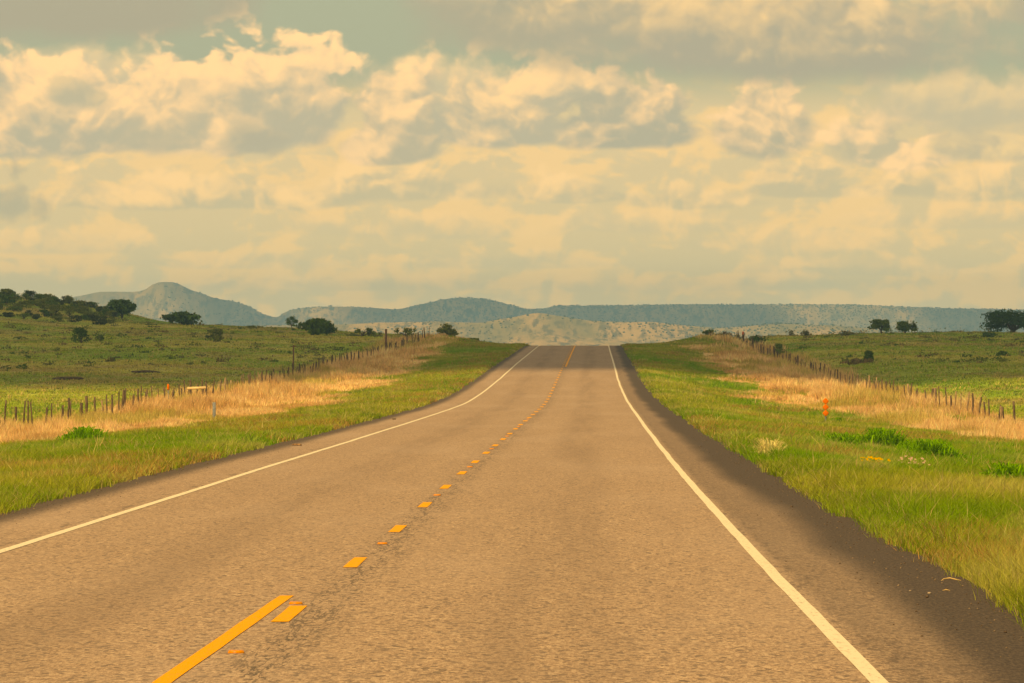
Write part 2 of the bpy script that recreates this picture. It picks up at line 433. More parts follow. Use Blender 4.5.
# ------------------------------------------------------------------ grass
M_GRASS = leaf_mat('grass_blades', transl=.38)
def blades(name, X, Y, h, w, lean, cols, tufts, spread, rng, label, wmin_px=.75):
    """every point becomes a tuft of blades; one mesh"""
    n = len(X) * tufts
    bx = np.repeat(X, tufts) + rng.normal(0, 1, n) * np.repeat(spread, tufts)
    by = np.repeat(Y, tufts) + rng.normal(0, 1, n) * np.repeat(spread, tufts) * 1.6
    s = bx - road_x(by); inside = np.abs(s) < 4.93
    bx = np.where(inside, road_x(by) + np.sign(s) * (4.95 + rng.uniform(0, .3, n)), bx)
    bz = ground_z(bx, by) - .02
    hh = np.repeat(h, tufts) * rng.uniform(.55, 1.2, n)
    ww = np.maximum(np.repeat(w, tufts), by / F * wmin_px) * rng.uniform(.7, 1.3, n)
    th = rng.uniform(0, 2 * math.pi, n); ln = np.repeat(lean, tufts) * rng.uniform(.2, 1.4, n) * hh
    dx, dy = np.cos(th) * ln, np.sin(th) * ln
    ph = th + math.pi / 2 + rng.normal(0, .7, n)
    px, py = np.cos(ph) * ww / 2, np.sin(ph) * ww / 2
    B = np.stack([bx, by, bz], 1); P = np.stack([px, py, 0 * px], 1)
    Mi = B + np.stack([dx * .35, dy * .35, hh * .58], 1); T = B + np.stack([dx, dy, hh], 1)
    V = np.stack([B - P, B + P, Mi + P * .8, Mi - P * .8, T], 1).reshape(-1, 3)
    i = np.arange(n) * 5
    f4 = np.stack([i, i + 1, i + 2, i + 3], 1); f3 = np.stack([i + 3, i + 2, i + 4], 1)
    c = np.repeat(cols, tufts, 0) * rng.uniform(.75, 1.25, (n, 1)) * (1 + rng.normal(0, .05, (n, 3)))
    c = np.repeat(np.clip(c, .005, .8), 5, 0)
    o = mesh_np(name, V, [f4, f3], M_GRASS, col=c)
    tag(o, label, 'grass', kind='stuff')
    return o
def sample(n, ya, yb, p, rng):
    """points in the wedge the picture sees, thinning out with distance"""
    u = rng.random(n)
    q = 2 - p
    Y = (ya ** q + u * (yb ** q - ya ** q)) ** (1 / q)
    m = 3.0
    lo = -VX / F * Y - m; hi = (1024 - VX) / F * Y + m
    return rng.uniform(0, 1, n) * (hi - lo) + lo, Y
def build_grass():
    rng = np.random.default_rng(3)
    X, Y = sample(560000, 38, 760, 1.9, rng)
    s = X - road_x(Y); a = np.abs(s)
    dry, past = zones(X, Y)
    edge = 4.95 + .16 * vnoise(Y * .3, s * 0 + 2) + .14 * vnoise(Y * 1.7, s * 0 + 6)
    ok = (a > edge) & (a < 26)
    X, Y, s, a, dry, past = [v[ok] for v in (X, Y, s, a, dry, past)]
    # green verge
    g = (rng.random(len(X)) > dry) & (past < .5)
    gx, gy = X[g], Y[g]; ga = a[g]
    n1 = fbm(gx * .5, gy * .12, 4); n2 = fbm(gx * .09 + 3, gy * .02 + 8, 3)
    n4 = fbm(gx * .8 + 11, gy * .16, 3)
    c = lerp(GREEN, GREEN2, sstep(.35, .65, n1)); c = lerp(c, LUSH, sstep(.5, .68, n2) * .75)
    c = lerp(c, STRAW, (sstep(.54, .70, n4) * .32)); 
    st = rng.random(len(gx)) < (.035 + .10 * (ga < 5.7)); c[st] = STRAW * .62
    red = (rng.random(len(gx)) < .45 * sstep(.5, .66, fbm(gx * .25 + 77, gy * .06, 3))); c[red] = np.array([.40, .25, .085])
    h = .13 + .25 * fbm(gx * .6, gy * .15 + 4, 3) + .05 * sstep(.55, .7, n2)
    h = h * np.where(ga < 5.5, .7, 1.0)
    tl = rng.random(len(gx)) < .006; h[tl] *= 1.5; c[tl] = STRAW * .7
    blades('verge_grass', gx, gy, h, np.full(len(gx), .006), np.full(len(gx), .85), c, 6, np.maximum(.05, gy * .00022), rng,
           'green roadside grass with straw coloured stalks growing along both road edges')
    # dry tall grass
    d = (~g) & (past < .75) & (rng.random(len(X)) < .85)
    dx_, dy_ = X[d], Y[d]
    n1 = fbm(dx_ * .4, dy_ * .1, 4); n5 = fbm(dx_ * .22 + 60, dy_ * .05, 3)
    c = lerp(DRY2, DRY, sstep(.3, .62, n1)); c = c * rng.uniform(.75, 1.2, (len(c), 1)); c = lerp(c, GREEN2, sstep(.54, .68, n5) * .55)
    n6 = fbm(dx_ * .7 + 21, dy_ * .09, 4)
    keep = (n6 > .40) | (rng.random(len(dx_)) < .25)
    gm = (rng.random(len(dx_)) < .8 * sstep(.52, .64, fbm(dx_ * .35 + 88, dy_ * .07, 3)) * np.where(s[d] > 0, 1., .4)); c[gm] = GREEN2 * .9
    tall = .40 + .60 * sstep(12.0, 17, a[d])
    tall = tall * np.interp(dy_, [150, 255, 300, 345, 420, 600, 700], [.55, .68, .85, 1.1, 1., 1.0, .9])
    h = tall * (.30 + 1.6 * np.clip(n6 - .3, 0, 1)) * np.where(gm, .6, 1.)
    dx_, dy_, c, h = dx_[keep], dy_[keep], c[keep], h[keep]
    blades('dry_grass', dx_, dy_, h, np.full(len(dx_), .008), np.full(len(dx_), .42), c, 6, np.maximum(.08, dy_ * .0003), rng,
           'tall tan dry grass in bands between the green verges and the wire fences')
    # pasture
    X, Y = sample(150000, 200, 1180, 1.55, rng)
    a = np.abs(X - road_x(Y)); dry, past = zones(X, Y); ok = (past > .4) & (a < 190)
    X, Y = X[ok], Y[ok]
    z = ground_z(X, Y)
    c = ground_color(X, Y) * 1.15
    tus = rng.random(len(X)) < .06; c[tus] = np.array([.50, .40, .16])
    dkk = rng.random(len(X)) < .10; c[dkk] = np.array([.12, .16, .04])
    h = .06 + .12 * fbm(X * .3, Y * .08, 3) + .12 * tus
    blades('pasture_grass', X, Y, h, np.full(len(X), .01), np.full(len(X), .9), c, 4, np.maximum(.15, Y * .0003), rng,
           'short olive green pasture grass on the fields and low hills beyond both fences', .9)
build_grass()

# ------------------------------------------------------------------ bright weeds, flowers
def weed_clump(name, px, py, wpx, hpx, n, label, cat, color=LUSH * 1.15, group=None, depth=1.3, broad=.02, heads=None, head_col=None):
    X0, Y0, Z0 = hit(px, py)
    r = np.random.default_rng(int(px * 7 + py))
    n = int(n * 1.7); W = wpx / F * Y0; H = hpx / F * Y0 * 1.2
    root = empty(name, (X0, Y0, Z0))
    x = r.normal(0, .24, n) * W; y = r.normal(0, .35, n) * max(depth, W * .4)
    z = ground_z(X0 + x, Y0 + y) - Z0
    env = np.exp(-(x / (W * .42)) ** 2)
    hh = H * (.35 + .65 * env) * r.uniform(.5, 1.15, n)
    V = []; f4 = []; f3 = []; C = []
    th = r.uniform(0, 2 * math.pi, n); ln = hh * r.uniform(.2, .9, n)
    for i in range(n):
        d = np.array([math.cos(th[i]), math.sin(th[i]), 0]); pz = np.array([-d[1], d[0], 0]) * broad * r.uniform(.6, 1.2)
        b = np.array([x[i], y[i], z[i] - .02]); k = len(V)
        m1 = b + d * ln[i] * .3 + np.array([0, 0, hh[i] * .62]); m2 = b + d * ln[i] * .75 + np.array([0, 0, hh[i] * .95])
        t_ = b + d * ln[i] * 1.15 + np.array([0, 0, hh[i] * r.uniform(.7, 1.)])
        V += [b - pz * .5, b + pz * .5, m1 + pz, m1 - pz, m2 + pz * .8, m2 - pz * .8, t_]
        f4 += [[k, k + 1, k + 2, k + 3], [k + 3, k + 2, k + 4, k + 5]]; f3 += [[k + 5, k + 4, k + 6]]
        C += [color * r.uniform(.7, 1.3)] * 7
    mesh_np('leaves', np.array(V), [np.array(f4), np.array(f3)], M_GRASS, root, col=np.clip(np.array(C), 0, .8))
    if heads:
        for i in range(heads):
            c0 = np.array([r.normal(0, .27) * W, r.normal(0, .3) * depth, 0]); c0[2] = ground_z(X0 + c0[0], Y0 + c0[1]) - Z0 + H * r.uniform(.75, 1.15)
            rad = r.uniform(.02, .036); V = [np.array([0, 0, .012])]
            for q in range(8):
                an = q / 8 * 2 * math.pi; rr = rad * (1 if q % 2 else .6)
                V.append(np.array([math.cos(an) * rr, math.sin(an) * rr * .6 - .01, math.sin(an) * rr * .6]))
            F3 = [[0, 1 + q, 1 + (q + 1) % 8] for q in range(8)]
            mesh_np('blossom', np.array(V), np.array(F3), M_GRASS, root, col=np.clip(np.array([np.array(head_col) * r.uniform(.8, 1.15)] * 9), 0, .9), loc=c0)
    tag(root, label, cat, group)
    return root
G = 'bright green leafy weeds on the roadside'
weed_clump('leafy_weed', 843, 452, 44, 16, 330, 'smaller bright green weed clump just below the orange reflector post', 'weed', group=G)
weed_clump('leafy_weed', 884, 455, 62, 22, 560, 'tallest bright green weed clump, middle of the row on the right verge', 'weed', group=G)
weed_clump('leafy_weed', 930, 466, 76, 22, 600, 'broad bright green weed clump sloping down the right verge above the pinkish flowers', 'weed', group=G)
weed_clump('leafy_weed', 1008, 489, 60, 22, 420, 'bright green weeds at the right edge of the picture beside the verge grass', 'weed', group=G)
weed_clump('leafy_weed', 952, 428, 52, 11, 300, 'low bright green weeds among dry grass in front of the right fence', 'weed', group=G)
weed_clump('leafy_weed', 84, 446, 50, 16, 420, 'bright green weed clump at the edge of the left dry grass', 'weed', group=G)
weed_clump('leafy_weed', 838, 426, 30, 8, 140, 'small dark green weeds at the foot of the orange reflector post', 'weed', color=LUSH * .9, group=G)
weed_clump('wildflower', 874, 474, 30, 12, 60, 'patch of yellow wildflowers low in the right verge grass', 'wildflowers', color=GREEN, heads=48, head_col=(.85, .42, .01), broad=.012)
weed_clump('wildflower', 912, 476, 34, 14, 60, 'pinkish white wildflowers right of the yellow patch on the verge', 'wildflowers', color=GREEN, heads=26, head_col=(.60, .40, .30), broad=.012)
weed_clump('wildflower', 788, 461, 10, 6, 20, 'few orange wildflowers on the verge left of the weed clumps', 'wildflowers', color=GREEN, heads=8, head_col=(.85, .38, .01), broad=.012)
weed_clump('wildflower', 718, 385, 7, 5, 12, 'two white wildflowers in the far green verge right of the road', 'wildflowers', color=GREEN, heads=5, head_col=(.85, .8, .7), broad=.02)
weed_clump('pale_grass_tuft', 770, 462, 26, 20, 260, 'pale straw grass tuft leaning over the right road edge', 'grass tuft', color=STRAW * 1.15, broad=.009, depth=2.0)

# ------------------------------------------------------------------ fences
M_WOOD = simple_mat('weathered_post_wood', (.05, .034, .023), (.16, .11, .07), 9, .9, .15, (3, 3, .4), bump=.4)
M_WOODL = simple_mat('pale_post_wood', (.18, .125, .075), (.34, .24, .14), 9, .9, .15, (3, 3, .4))
M_WIRE = simple_mat('rusty_fence_wire', (.12, .07, .045), (.22, .15, .1), 20, .7, .3)
def post_mesh(mb, r, h, rad):
    lx, ly = r.normal(0, .075), r.normal(0, .07)
    n = 7; pts = []; rads = []
    for i in range(5):
        t = i / 4
        pts.append((lx * t * h + r.normal(0, .008), ly * t * h + r.normal(0, .008), -.1 + t * (h + .1)))
        rads.append(rad * (1.12 - .25 * t) * r.uniform(.92, 1.08))
    mb.tube(pts, rads, n)
def fence(name, latf, ya, yb, gap, seed, label, side):
    r = np.random.default_rng(seed)
    Y = ya; pts = []
    while Y < yb:
        pts.append((float(latf(Y)) + r.normal(0, .08), Y)); Y += gap * r.uniform(.55, 1.5)
    root = empty(name, (pts[0][0], pts[0][1], float(ground_z(*pts[0]))))
    o0 = np.array(root.location)
    far = MB()
    for i, (x, y) in enumerate(pts):
        z = float(ground_z(x, y)); mb = MB()
        h = r.uniform(1.0, 1.42); rad = r.choice([.035, .05, .07], p=[.5, .35, .15])
        mat = M_WOODL if r.random() < (.08 if side < 0 else .2) else M_WOOD
        post_mesh(mb, r, h, rad)
        loc = np.array([x, y, z]) - o0
        if i < 99: mb.build('post', mat, root, smooth=True, loc=loc)
        else:
            far.add(np.concatenate(mb.v) + loc, mb.f4 + mb.f3)
    if far.n:
        p = far.build('post', M_WOOD, root, smooth=True); p['kind'] = 'stuff'; p['label'] = 'small far posts running up to the crest'
    for hh in (.3, .6, .88, 1.08):
        w = MB(); w.tube([np.array([x, y, float(ground_z(x, y)) + hh]) - o0 for x, y in pts], .004, 4)
        w.build('wire', M_WIRE, root)
    tag(root, label, 'fence')
    return root
fl = lambda Y: np.interp(Y, [230, 560, 660, 720], [-22.1, -21.7, -19.5, -17.2])
fr = lambda Y: np.interp(Y, [230, 560, 660, 740], [18.3, 18.2, 17.6, 17.4])
fence('wire_fence', fl, 236, 716, 3.0, 4, 'wire fence of crooked grey wooden posts left of the road behind dry grass', -1)
fence('wire_fence', fr, 262, 730, 4.6, 8, 'wire fence of thin leaning wooden posts right of the road behind dry grass', 1)

# ------------------------------------------------------------------ roadside posts
M_STEEL = simple_mat('galvanised_steel', (.12, .145, .155), (.19, .215, .225), 25, .75, .2)
M_ORANGE = simple_mat('orange_reflector', (.62, .115, .006), (.7, .15, .01), 25, .6, .2)
M_RUST = simple_mat('rusty_steel', (.10, .05, .03), (.19, .09, .05), 15, .8, .3)
M_TIMBER = simple_mat('sunbleached_timber', (.52, .38, .2), (.70, .54, .31), 6, .85, .2, (.5, 3, 3))
M_RED = simple_mat('faded_red_paint', (.5, .1, .06), (.62, .2, .12), 20, .6, .3)
def reflector_post():
    X, Y, Z = hit(825.5, 427.5)
    root = empty('reflector_post', (X, Y, Z))
    k = Y / F
    mb = MB(); mb.box((0, 0, 14.5 * k - .1), (.055, .035, 29 * k + .2), bev=.006); mb.build('post', M_STEEL, root)
    for i, zz in enumerate((26.3, 20.3, 14.3)):
        d = MB(); R = 3.3 * k
        a = np.arange(4) / 4 * 2 * math.pi
        prof = []
        for yy, sc in ((-.034, .8), (-.028, 1), (-.022, 1)):
            # diamond plate with softened corners
            ring = []
            for j in range(16):
                an = j / 16 * 2 * math.pi; c, s_ = math.cos(an), math.sin(an)
                rr = 1 / (abs(c) ** 1.12 + abs(s_) ** 1.12) ** (1 / 1.12)
                ring.append((c * rr * R * sc, yy, s_ * rr * R * sc + zz * k))
            prof.append(ring)
        v = [p for q in prof for p in q] + [(0, -.036, zz * k), (0, -.022, zz * k)]
        f = []
        for q in range(2):
            for j in range(16): f.append([q * 16 + j, q * 16 + (j + 1) % 16, q * 16 + 16 + (j + 1) % 16, q * 16 + 16 + j])
        for j in range(16): f.append([48, (j + 1) % 16, j]); f.append([49, 32 + j, 32 + (j + 1) % 16])
        d.add(v, f); d.build('reflector', M_ORANGE, root)
    tag(root, 'three stacked orange diamond reflectors on a grey post in the right verge', 'reflector post')
reflector_post()
def steel_post():
    X, Y, Z = hit(214, 423)
    k = Y / F
    mb = MB(); mb.box((0, 0, 10.3 * k - .1), (.13, .03, 20.6 * k + .2), bev=.008)
    o = mb.build('marker_post', M_STEEL, loc=(X, Y, Z))
    tag(o, 'short flat grey post standing where left green verge meets dry grass', 'marker post')
steel_post()
def small_things():
    # orange capped marker in the left dry grass
    X, Y, Z = at_y(168, 345)
    root = empty('warning_marker', (X, Y, Z)); k = Y / F
    zt = CAMZ + (HY - 384) * k - Z
    mb = MB(); mb.tube([(0, 0, -.1), (0, 0, zt - .3)], .03, 8); mb.build('post', M_STEEL, root)
    mb = MB(); mb.tube([(0, 0, zt - .32), (0, 0, zt - .29), (0, 0, zt - .05), (0, 0, zt)], [.045, .065, .065, .04], 10); mb.build('cap', M_ORANGE, root)
    tag(root, 'small orange capped marker post sticking out of left dry grass', 'marker post')
    # pale beam on two legs
    X, Y, Z = at_y(196.5, 352)
    root = empty('timber_rail', (X, Y, Z)); k = Y / F
    zc = CAMZ + (HY - 388) * k - Z
    mb = MB(); mb.box((0, 0, zc), (19 * k, .14, .14), bev=.025, tilt=-.035); mb.build('beam', M_TIMBER, root)
    for x in (-8.2 * k, 7.0 * k):
        mb = MB(); mb.tube([(x, .02, -.1), (x, .02, zc - .06)], .03, 8); mb.build('leg', M_WOOD, root)
    tag(root, 'pale sunlit timber beam on two short legs in dry grass by left fence', 'timber rail')
    # tall rusty pole
    X, Y, Z = at_y(297, 500)
    k = Y / F; zt = CAMZ + (HY - 345) * k - Z
    root = empty('steel_pole', (X - .3, Y, Z))
    mb = MB(); mb.tube([(0, 0, -.1), (.02, 0, zt)], .06, 8); mb.build('pole', M_RUST, root)
    mb = MB(); mb.tube([(-.22, 0, zt - .12), (.22, 0, zt - .1)], .035, 6); mb.build('crossbar', M_RUST, root)
    tag(root, 'tall thin rusty pole rising above the left fence in sunlit grass', 'pole')
    # corner post at the left crest, orange brown
    X, Y, Z = at_y(386, 655)
    k = Y / F; zt = CAMZ + (HY - 329) * k - Z
    root = empty('corner_post', (X, Y, Z))
    mb = MB(); mb.tube([(0, 0, -.1), (0, 0, zt)], [.13, .11], 9); mb.build('post', M_RUST, root)
    mb = MB(); mb.tube([(.1, -.1, .05), (1.3, -.3, .75)], .07, 7); mb.build('brace', M_WOODL, root)
    tag(root, 'thick brown corner post at far end of the left fence', 'fence post')
    X, Y, Z = at_y(743, 722)
    k = Y / F; zt = CAMZ + (HY - 331.5) * k - Z
    root = empty('painted_post', (X, Y, Z))
    mb = MB(); mb.tube([(0, 0, -.1), (0, 0, zt - .38)], [.13, .12], 9); mb.build('post', M_WOOD, root)
    mb = MB(); mb.tube([(0, 0, zt - .38), (0, 0, zt - .05), (0, 0, zt)], [.125, .125, .08], 9); mb.build('painted_top', M_RED, root)
    tag(root, 'dark post with red top on the knoll right of the crest', 'post')
    X, Y, Z = at_y(731.5, 722)
    zt = CAMZ + (HY - 334.5) * k - Z
    mb = MB(); mb.tube([(0, 0, -.1), (.03, 0, zt)], [.09, .08], 8)
    tag(mb.build('bare_post', M_WOOD, loc=(X, Y, Z), smooth=True), 'plain dark post left of the red topped post on the right knoll', 'post')
small_things()

# debris
M_BROWN = simple_mat('brown_debris', (.16, .085, .045), (.34, .2, .1), 14, .9, .1)
M_STRAW = simple_mat('dry_husk', (.42, .28, .13), (.52, .37, .18), 20, .8, .2)
M_STONE = simple_mat('pale_stone', (.22, .17, .13), (.36, .28, .2), 12, .9, .2)
M_DARKROCK = simple_mat('dark_log', (.05, .035, .025), (.13, .09, .055), 6, .9, .1)
def ico(sub=2):
    import bmesh
    bm = bmesh.new(); bmesh.ops.create_icosphere(bm, subdivisions=sub, radius=1)
    v = np.array([x.co[:] for x in bm.verts]); f = np.array([[q.index for q in p.verts] for p in bm.faces]); bm.free()
    return v, f
def lump(name, loc, size, mat, seed, label, cat, rz=0., group=None):
    v, f = ico(3); r = np.random.default_rng(seed); o = r.uniform(0, 50, 2)
    d = 1 + .55 * (fbm(v[:, 0] * 1.4 + o[0] + v[:, 2], v[:, 1] * 1.4 + o[1] - v[:, 2], 3) - .5)
    v = v * d[:, None] * np.array(size) / 2; v[:, 2] = np.maximum(v[:, 2], -size[2] * .28); v[:, 2] -= v[:, 2].min()
    ob = mesh_np(name, v, f, mat, smooth=True, loc=loc); ob.rotation_euler[2] = rz
    return tag(ob, label, cat, group)
def on_road(px, py):
    q = np.linspace(35, 640, 4000); z = road_z(q); k = np.argmin(np.abs(HY - F * (z - CAMZ) / q - py)); return ((px - VX) / F * q[k], q[k], float(z[k]))
lump('road_debris', on_road(297, 445.5), (.2, .45, .06), M_BROWN, 3, 'flat brown scrap lying on the left shoulder near the grass edge', 'debris', .3)
lump('road_debris', on_road(394, 419.5), (.13, .3, .05), M_DARKROCK, 5, 'tiny dark scrap further along the left shoulder', 'debris')
lump('pebble', on_road(929, 594), (.03, .05, .018), M_STONE, 6, 'small pale pebble on the dark right shoulder', 'pebble')
lump('pebble', on_road(910, 591), (.02, .035, .012), M_STONE, 8, 'tiny pebble left of the pale one on the right shoulder', 'pebble')
x, y, z = hit(68, 380); lump('fallen_log', (x, y, z - .03), (2.2, .7, .4), M_DARKROCK, 7, 'dark fallen log lying in the sunlit left pasture', 'log', .1)
x, y, z = hit(145, 373); lump('fallen_log', (x, y, z - .03), (2.6, .7, .34), M_DARKROCK, 9, 'dark low log where sunlit left pasture meets the shade', 'log', -.1)
def shoulder_gravel():
    """loose chips thrown to the outer shoulders, too many to count"""
    r = np.random.default_rng(9); n = 620
    Y = 38 * (180 / 38) ** r.random(n); sg = np.where(r.random(n) < .62, 1, -1)
    s_ = sg * (5.02 - np.abs(r.normal(0, .38, n))); ok = np.abs(s_) > 3.8; Y, s_ = Y[ok], s_[ok]; n = len(Y)
    X = road_x(Y) + s_; Z = road_z(Y)
    v, f = ico(1); nv = len(v); sz = r.uniform(.004, .010, n) * (1 + (r.random(n) < .06) * .8)
    V = v[None] * sz[:, None, None] * r.uniform(.7, 1.3, (n, nv, 1)) * np.array([1, 1.2, .7]) + np.stack([X, Y, Z + sz * .45], 1)[:, None]
    Fc = (f[None] + (np.arange(n) * nv)[:, None, None]).reshape(-1, 3)
    c = lerp(np.array([.10, .07, .05]), np.array([.30, .22, .15]), r.random(n) ** 2)
    o = mesh_np('gravel', V.reshape(-1, 3), Fc, M_CHIP, col=np.repeat(c, nv, 0))
    tag(o, 'loose stone chips scattered on the dark outer road shoulders', 'gravel', kind='stuff')
M_CHIP = leaf_mat('stone_chip', transl=0.)
shoulder_gravel()
def husk():
    x, y, z = on_road(950, 582)
    pts = [(-.075, 0, .008), (-.05, .06, .02), (0, .1, .026), (.05, .08, .016), (.09, .02, .01)]
    mb = MB(); mb.tube([(a, b, c + .004) for a, b, c in pts], [.002, .006, .008, .005, .002], 8)
    o = mb.build('dry_husk', M_STRAW, loc=(x, y, z), smooth=True)
    tag(o, 'curled pale dry leaf on the right shoulder beside the grass', 'leaf')
    x, y, z = on_road(946, 591)
    mb = MB(); mb.tube([(-.03, 0, .006), (0, .03, .01), (.03, .0, .006)], [.002, .006, .002], 6)
    tag(mb.build('dry_stalk', M_STRAW, loc=(x, y, z)), 'short dry stalk below the curled leaf on the right shoulder', 'stalk')
husk()

# ------------------------------------------------------------------ trees and shrubs
M_LEAF = leaf_mat('tree_leaves', transl=.25)
M_BARK = simple_mat('rough_bark', (.06, .045, .032), (.15, .11, .08), 8, .9, .15, (3, 3, .6), bump=.5)
def plant(name, base, W, H, col, seed, label, cat, group=None, nleaf=1500, trunk=.25, lumps=9, leaf=None, flat=1.0, openness=.3, top_w=1.0):
    """base: point on the ground, W/H: crown width and total height in metres, trunk: bare share of the height"""
    r = np.random.default_rng(seed)
    X, Y, Z = base
    root = empty(name, (X, Y, Z))
    zb = H * trunk; ch = H - zb
    # clumps
    cl = []
    for i in range(lumps):
        an = r.uniform(0, 2 * math.pi); t = r.uniform(.12, .86)
        prof = math.sqrt(max(.05, 1 - (1.75 * (t - .42 * flat)) ** 2)) * top_w
        rad = r.uniform(.25, .78) * prof * W / 2
        cl.append((math.cos(an) * rad, math.sin(an) * rad * .9, zb + t * ch, r.uniform(.17, .30) * W * (1.0 - .25 * t)))
    cl.append((0, 0, zb + ch * .5, W * .30)); cl.append((0, 0, zb + ch * .78, W * .2))
    cl = np.array(cl)
    k = r.integers(0, len(cl), nleaf)
    d = r.normal(0, 1, (nleaf, 3)); d /= np.linalg.norm(d, axis=1)[:, None]
    rr = r.uniform(.25, 1.0, nleaf) ** .5 * (1 + .18 * r.normal(0, 1, nleaf))
    P = cl[k, :3] + d * (cl[k, 3] * rr)[:, None] * np.array([1, 1, min(1.1, ch / W * 1.15)])
    P[:, 2] = np.clip(P[:, 2], max(.02, zb * .75), H * 1.04)
    keep = fbm(P[:, 0] / W * 5 + seed, P[:, 2] / W * 5 + P[:, 1] / W * 3, 2) > openness
    P = P[keep]; d = d[keep]; k = k[keep]; n = len(P)
    L = (leaf or max(.10, W * .05)) * r.uniform(.6, 1.3, n)
    nrm = d + r.normal(0, .55, (n, 3)); nrm /= np.linalg.norm(nrm, axis=1)[:, None]
    u = np.cross(nrm, r.normal(0, 1, (n, 3))); u /= np.linalg.norm(u, axis=1)[:, None]; w = np.cross(nrm, u)
    V = np.stack([P - u * L[:, None], P - w * (L * .55)[:, None], P + u * L[:, None], P + w * (L * .55)[:, None]], 1).reshape(-1, 3)
    i = np.arange(n) * 4
    f = np.stack([i, i + 1, i + 2, i + 3], 1)
    tone = r.uniform(.8, 1.25, len(cl))[k]
    c = np.asarray(col) * (tone * r.uniform(.7, 1.3, n))[:, None] * (1 + r.normal(0, .06, (n, 3)))
    mesh_np('crown', V, f, M_LEAF, root, col=np.repeat(np.clip(c, .003, .6), 4, 0))
    mb = MB(); tr = max(.04, W * .035)
    bend = r.normal(0, .04 * W, 2)
    top = np.array([bend[0], bend[1], zb + ch * .45])
    mb.tube([(0, 0, -.15), (bend[0] * .3, bend[1] * .3, zb * .6 + .05), top], [tr * 1.25, tr, tr * .5], 8)
    for q in range(min(5, len(cl))):
        st = np.array([bend[0] * .4, bend[1] * .4, zb * .75 + .05])
        e = cl[q, :3]; mid = (st + e) / 2 + np.array([0, 0, .06 * H])
        mb.tube([st, mid, e], [tr * .55, tr * .38, tr * .15], 6)
    mb.build('trunk', M_BARK, root, smooth=True)
    return tag(root, label, cat, group)
DK = (.075, .14, .027); MID = (.115, .175, .036); OL = (.155, .185, .045); SAGE = (.15, .155, .065); BR = (.22, .16, .07)
TG = 'trees along the field skylines'
def put(name, px, py, Y, wpx, hpx, col, seed, label, cat='shrub', group=None, sky=True, **kw):
    """Y given: stands there; otherwise where the picture's py meets the ground"""
    if Y is None: X, Yy, Z = hit(px, py, 250)
    else:
        X, Yy, Z = at_y(px, Y)
    k = Yy / F
    H = hpx * k
    if Y is not None: H = CAMZ + (HY - (py - hpx)) * k - Z   # reach the same top
    H = max(H, .4)
    return plant(name, (X, Yy, Z - .02), wpx * k * 1.08, H, col, seed, label, cat, group, **kw)
put('oak_tree', 121, 320, 1000, 33, 20, DK, 1, 'dark rounded tree at the right end of the left hilltop thicket', 'tree', TG, nleaf=2600, trunk=.12, lumps=12)
put('oak_tree', 183, 326, 985, 38, 14, DK, 2, 'low spreading dark tree alone on the left skyline beside the peaked mountain', 'tree', TG, nleaf=2400, trunk=.1, lumps=12, flat=.8)
put('oak_tree', 317, 338, 800, 36, 19, DK, 3, 'broad dark tree on left skyline next to the small upright tree', 'tree', TG, nleaf=2800, trunk=.1, lumps=13, flat=.8)
put('cedar_tree', 292, 327, 960, 12, 11, DK, 4, 'small upright dark tree on the left skyline', 'tree', TG, nleaf=700, trunk=.1)
put('oak_tree', 881, 336, 900, 24, 16, MID, 5, 'left one of two round trees close together on the right skyline', 'tree', TG, nleaf=2000, trunk=.22, openness=.36)
put('oak_tree', 905, 336, 900, 23, 15, MID, 6, 'right one of two round trees close together on the right skyline', 'tree', TG, nleaf=1900, trunk=.2, openness=.36)
put('oak_tree', 1012, 336, 930, 78, 26, (.036, .085, .022), 7, 'largest dark green tree at the far right edge of the picture', 'tree', TG, nleaf=4200, trunk=.14, lumps=18, openness=.34, leaf=.2)
put('oak_tree', 447, 341, 722, 25, 17, OL, 8, 'bushy tree on the knoll left of the road crest', 'tree', TG, nleaf=1400, trunk=.05, openness=.3)
SG = 'shrubs scattered on the fields'
put('shrub', 81, 343, None, 19, 15, DK, 10, 'round dark green shrub alone on the shaded left field', 'shrub', SG, nleaf=1500, trunk=.03)
put('shrub', 99, 342, None, 14, 8, MID, 11, 'faint low shrub right of the round dark shrub on left field', 'shrub', SG, nleaf=500, trunk=.03, openness=.42)
put('shrub', 218, 342, None, 32, 13, OL, 12, 'wide loose green shrub below the low spreading tree', 'shrub', SG, nleaf=1200, trunk=.02, openness=.38)
put('shrub', 362, 340, 800, 30, 12, OL, 13, 'loose grassy shrub between the broad tree and far fence posts', 'shrub', SG, nleaf=1000, trunk=.02, openness=.4)
put('shrub', 405, 337, 800, 22, 10, OL, 14, 'low olive shrub on the skyline left of the knoll tree', 'shrub', SG, nleaf=800, trunk=.02, openness=.38)
put('shrub', 332, 366, None, 9, 9, MID, 15, 'small round green shrub against the left fence', 'shrub', SG, nleaf=500, trunk=.02)
put('shrub', 868, 363, None, 12, 14, DK, 16, 'small upright dark shrub with spreading low branches on the right field', 'shrub', SG, nleaf=700, trunk=.03)
put('shrub', 860, 364, None, 40, 5, BR, 17, 'flat brown brush spreading at foot of the small upright dark shrub', 'shrub', SG, nleaf=500, trunk=.02, openness=.4)
put('shrub', 988, 341, 820, 16, 9, DK, 18, 'dark shrub under the left side of the largest right tree', 'shrub', SG, nleaf=800, trunk=.02)
put('shrub', 1003, 356, None, 14, 5, DK, 19, 'low dark shrub in the right field below the largest tree', 'shrub', SG, nleaf=500, trunk=.02)
put('shrub', 791, 339, 860, 14, 10, SAGE, 20, 'left of two thin grey green shrubs on the right skyline', 'shrub', SG, nleaf=480, trunk=.03, openness=.46)
